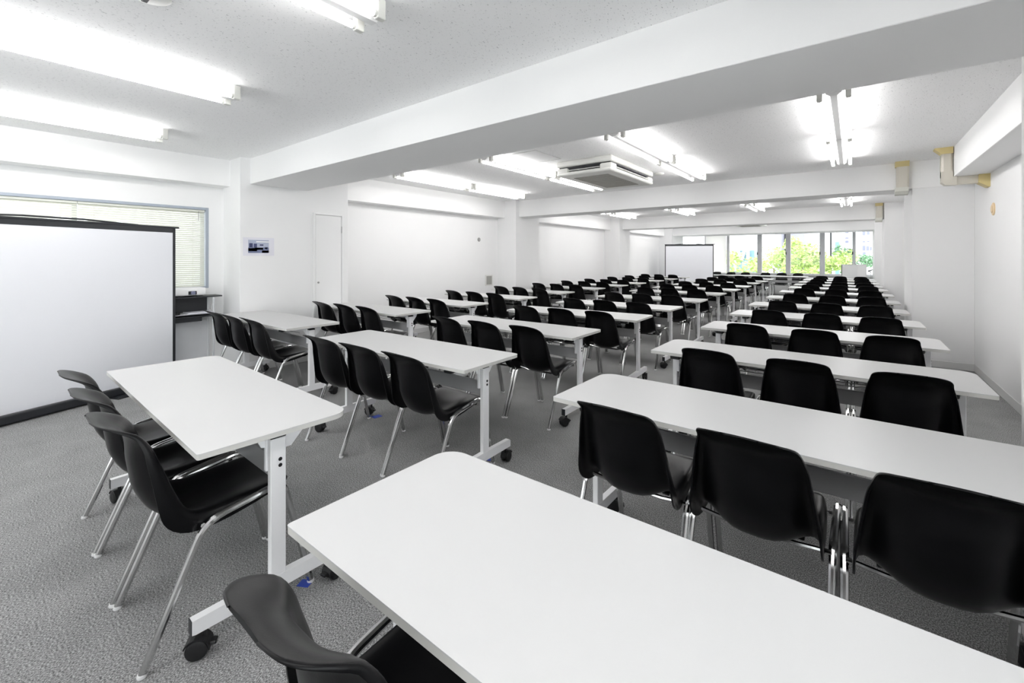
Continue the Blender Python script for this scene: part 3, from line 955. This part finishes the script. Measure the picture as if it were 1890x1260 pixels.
def leaf_cloud(center, rad, n, leaf, seed, material):
    r_ = random.Random(seed)
    vs, fs = [], []
    blobs = [(Vector((r_.uniform(-.65, .65) * rad[0], r_.uniform(-.6, .6) * rad[1], r_.uniform(-.6, .65) * rad[2])), r_.uniform(.3, .5)) for _ in range(11)]
    for i in range(n):
        c, s_ = r_.choice(blobs)
        d_ = Vector((r_.gauss(0, 1), r_.gauss(0, 1), r_.gauss(0, 1))).normalized() * (r_.random() ** .33) * s_
        p = Vector((c.x + d_.x * rad[0], c.y + d_.y * rad[1], c.z + d_.z * rad[2])) + Vector(center)
        u = Vector((r_.gauss(0, 1), r_.gauss(0, 1), r_.gauss(0, .6))).normalized()
        w_ = u.cross(Vector((r_.gauss(0, 1), r_.gauss(0, 1), r_.gauss(0, 1)))).normalized()
        l = leaf * r_.uniform(.6, 1.2)
        b0 = len(vs)
        vs += [p - u * l, p - w_ * l * .4, p + u * l, p + w_ * l * .4]
        fs.append((b0, b0 + 1, b0 + 2, b0 + 3))
    me = bpy.data.meshes.new('crown')
    me.from_pydata([tuple(v_) for v_ in vs], [], fs)
    me.materials.append(M[material])
    return me

def tree(x, y, zc, rad, n, leaf, seed, label, material='leaf'):
    t_ = thing('street_tree', label, 'tree', (x, y, -4), 0, 'trees outside the end windows')
    MB().tube([(0, 0, 0), (.05, 0, 1.5), (0, .1, zc + 4 - rad[2] * .2)], .16, 8, True, .05).obj('trunk', 'bark', t_, True)
    o_ = link('crown', leaf_cloud((0, 0, zc + 4), rad, n, leaf, seed, material), t_)
    o_['kind'] = 'stuff'

def out_pt(u, y):
    r_ = (u - 945.0) / F_PX
    t_ = y / (r_ * sin(YAW) + cos(YAW))
    return t_ * (r_ * cos(YAW) - sin(YAW))
def out_z(u, v, y):
    r_ = (u - 945.0) / F_PX
    return CAM_H + (HOR - v) / F_PX * y / (r_ * sin(YAW) + cos(YAW))

for (u, v, y, rx, rz, n, lf, sd, lab, m_) in (
        (1372, 497, 34, 2.0, 1.6, 1500, .15, 1, 'low yellow green tree behind the second end window', 'leaf'),
        (1428, 486, 36, 1.7, 1.7, 1500, .15, 2, 'yellow green tree behind the third end window', 'leaf'),
        (1480, 485, 34, 1.5, 1.7, 2300, .14, 3, 'dense yellow green tree, tallest one in the middle of the windows', 'leaf'),
        (1532, 492, 36, 1.5, 1.3, 1200, .15, 4, 'thin yellow green tree left of the lectern', 'leaf'),
        (1556, 480, 46, .9, 1.2, 1500, .14, 5, 'cool green tree directly above the lectern', 'leafd'),
        (1592, 484, 50, 1.6, .8, 900, .15, 6, 'wide green tree before the white building at far right', 'leafd')):
    tree(out_pt(u, y), y, out_z(u, v, y), (rx, rx * .8, rz), n, lf, sd, lab, m_)

def building(x0, x1, y0, y1, z1, mname, label, wins=(), wm='bwin'):
    t_ = thing('office_building', label, 'building', ((x0 + x1) / 2, y0, -4), 0, 'buildings outside the end windows')
    cx = (x0 + x1) / 2
    MB().box(x0 - cx, x1 - cx, 0, y1 - y0, 0, z1 + 4, .05).obj('facade', mname, t_)
    for (a1, a2, b1, b2) in wins:
        MB().box(a1 - cx, a2 - cx, -.08, .02, b1 + 4, b2 + 4, .02).obj('window', wm, t_)
    return t_

def uv_rect(u0, u1, v0, v1, y):
    return (out_pt(u0, y), out_pt(u1, y), out_z((u0 + u1) / 2, v1, y), out_z((u0 + u1) / 2, v0, y))
# white office at right
yb = 70.0
ws = [uv_rect(*q, yb) for q in ((1592, 1597, 427, 434), (1600, 1605, 427, 433), (1592, 1597, 444.5, 447), (1600, 1605, 444.5, 446.5), (1592, 1597, 453, 462.5), (1599, 1604, 454, 462), (1592, 1598, 465, 470), (1606, 1609, 455, 462), (1611, 1612.5, 427, 432))]
building(out_pt(1584, yb), out_pt(1618, yb), yb, yb + 12, 14, 'bwhite', 'white office building with small blue windows at far right', ws)
yb = 75.0
building(out_pt(1454, yb), out_pt(1484, yb), yb, yb + 10, out_z(1470, 400, yb), 'blilac', 'lilac grey tower block in the middle of the window view')
building(out_pt(1430, yb - 3), out_pt(1442, yb - 3), yb - 3, yb + 7, out_z(1440, 400, yb), 'blilac', 'narrow lilac grey block left of the middle tower')
ws = [uv_rect(*q, yb) for q in ((1560, 1566, 428, 430), (1560, 1566, 438, 440.5), (1560, 1566, 444, 448))]
building(out_pt(1543, yb), out_pt(1568, yb), yb, yb + 10, out_z(1550, 425, yb), 'bwhite', 'pale block with blue windows above the lectern', ws)
building(out_pt(1541, 60), out_pt(1549, 60), 60, 64, out_z(1545, 446, 60), 'bteal', 'low blue glass block left of the green tree')
yb = 52.0
tz = thing('glass_hall', 'teal glass hall with white diagonal bracing at left', 'building', (out_pt(1368, yb), yb, -4), 0)
cx = out_pt(1368, yb)
a1, a2, b1, b2 = uv_rect(1346, 1392, 462, 500, yb)
MB().box(a1 - cx, a2 - cx, 0, 5, 0, b2 + 4, .03).obj('glass_wall', 'bteal', tz)
a1, a2, b1, b2 = uv_rect(1346, 1392, 420, 447, yb + 14)
MB().box(a1 - cx, a2 - cx, 12, 15, 0, b2 + 4, .03).obj('upper_block', 'bwhite', tz)
def brace(u0, v0, u1, v1, r_=.16):
    MB().cyl((out_pt(u0, yb) - cx, -.4, out_z(u0, v0, yb) + 4), (out_pt(u1, yb) - cx, -.4, out_z(u1, v1, yb) + 4), r_, 6).obj('brace', 'bwhite', tz)
for q in ((1358, 447, 1348, 480), (1358, 447, 1358, 500), (1360, 452, 1370, 480), (1370, 480, 1380, 448), (1348, 471, 1366, 471), (1382, 462, 1382, 478), (1349, 485, 1366, 485), (1348, 440, 1392, 436)):
    brace(*q)
o = MB().cyl((0, 0, 0), (0, 0, out_z(1533, 425, 40) + 5.5), .07, 8).obj('street_pole', 'darkm', None, False, (out_pt(1533.5, 40), 40, -4))
tag(o, 'thin dark street pole behind the fourth large end window', 'pole')
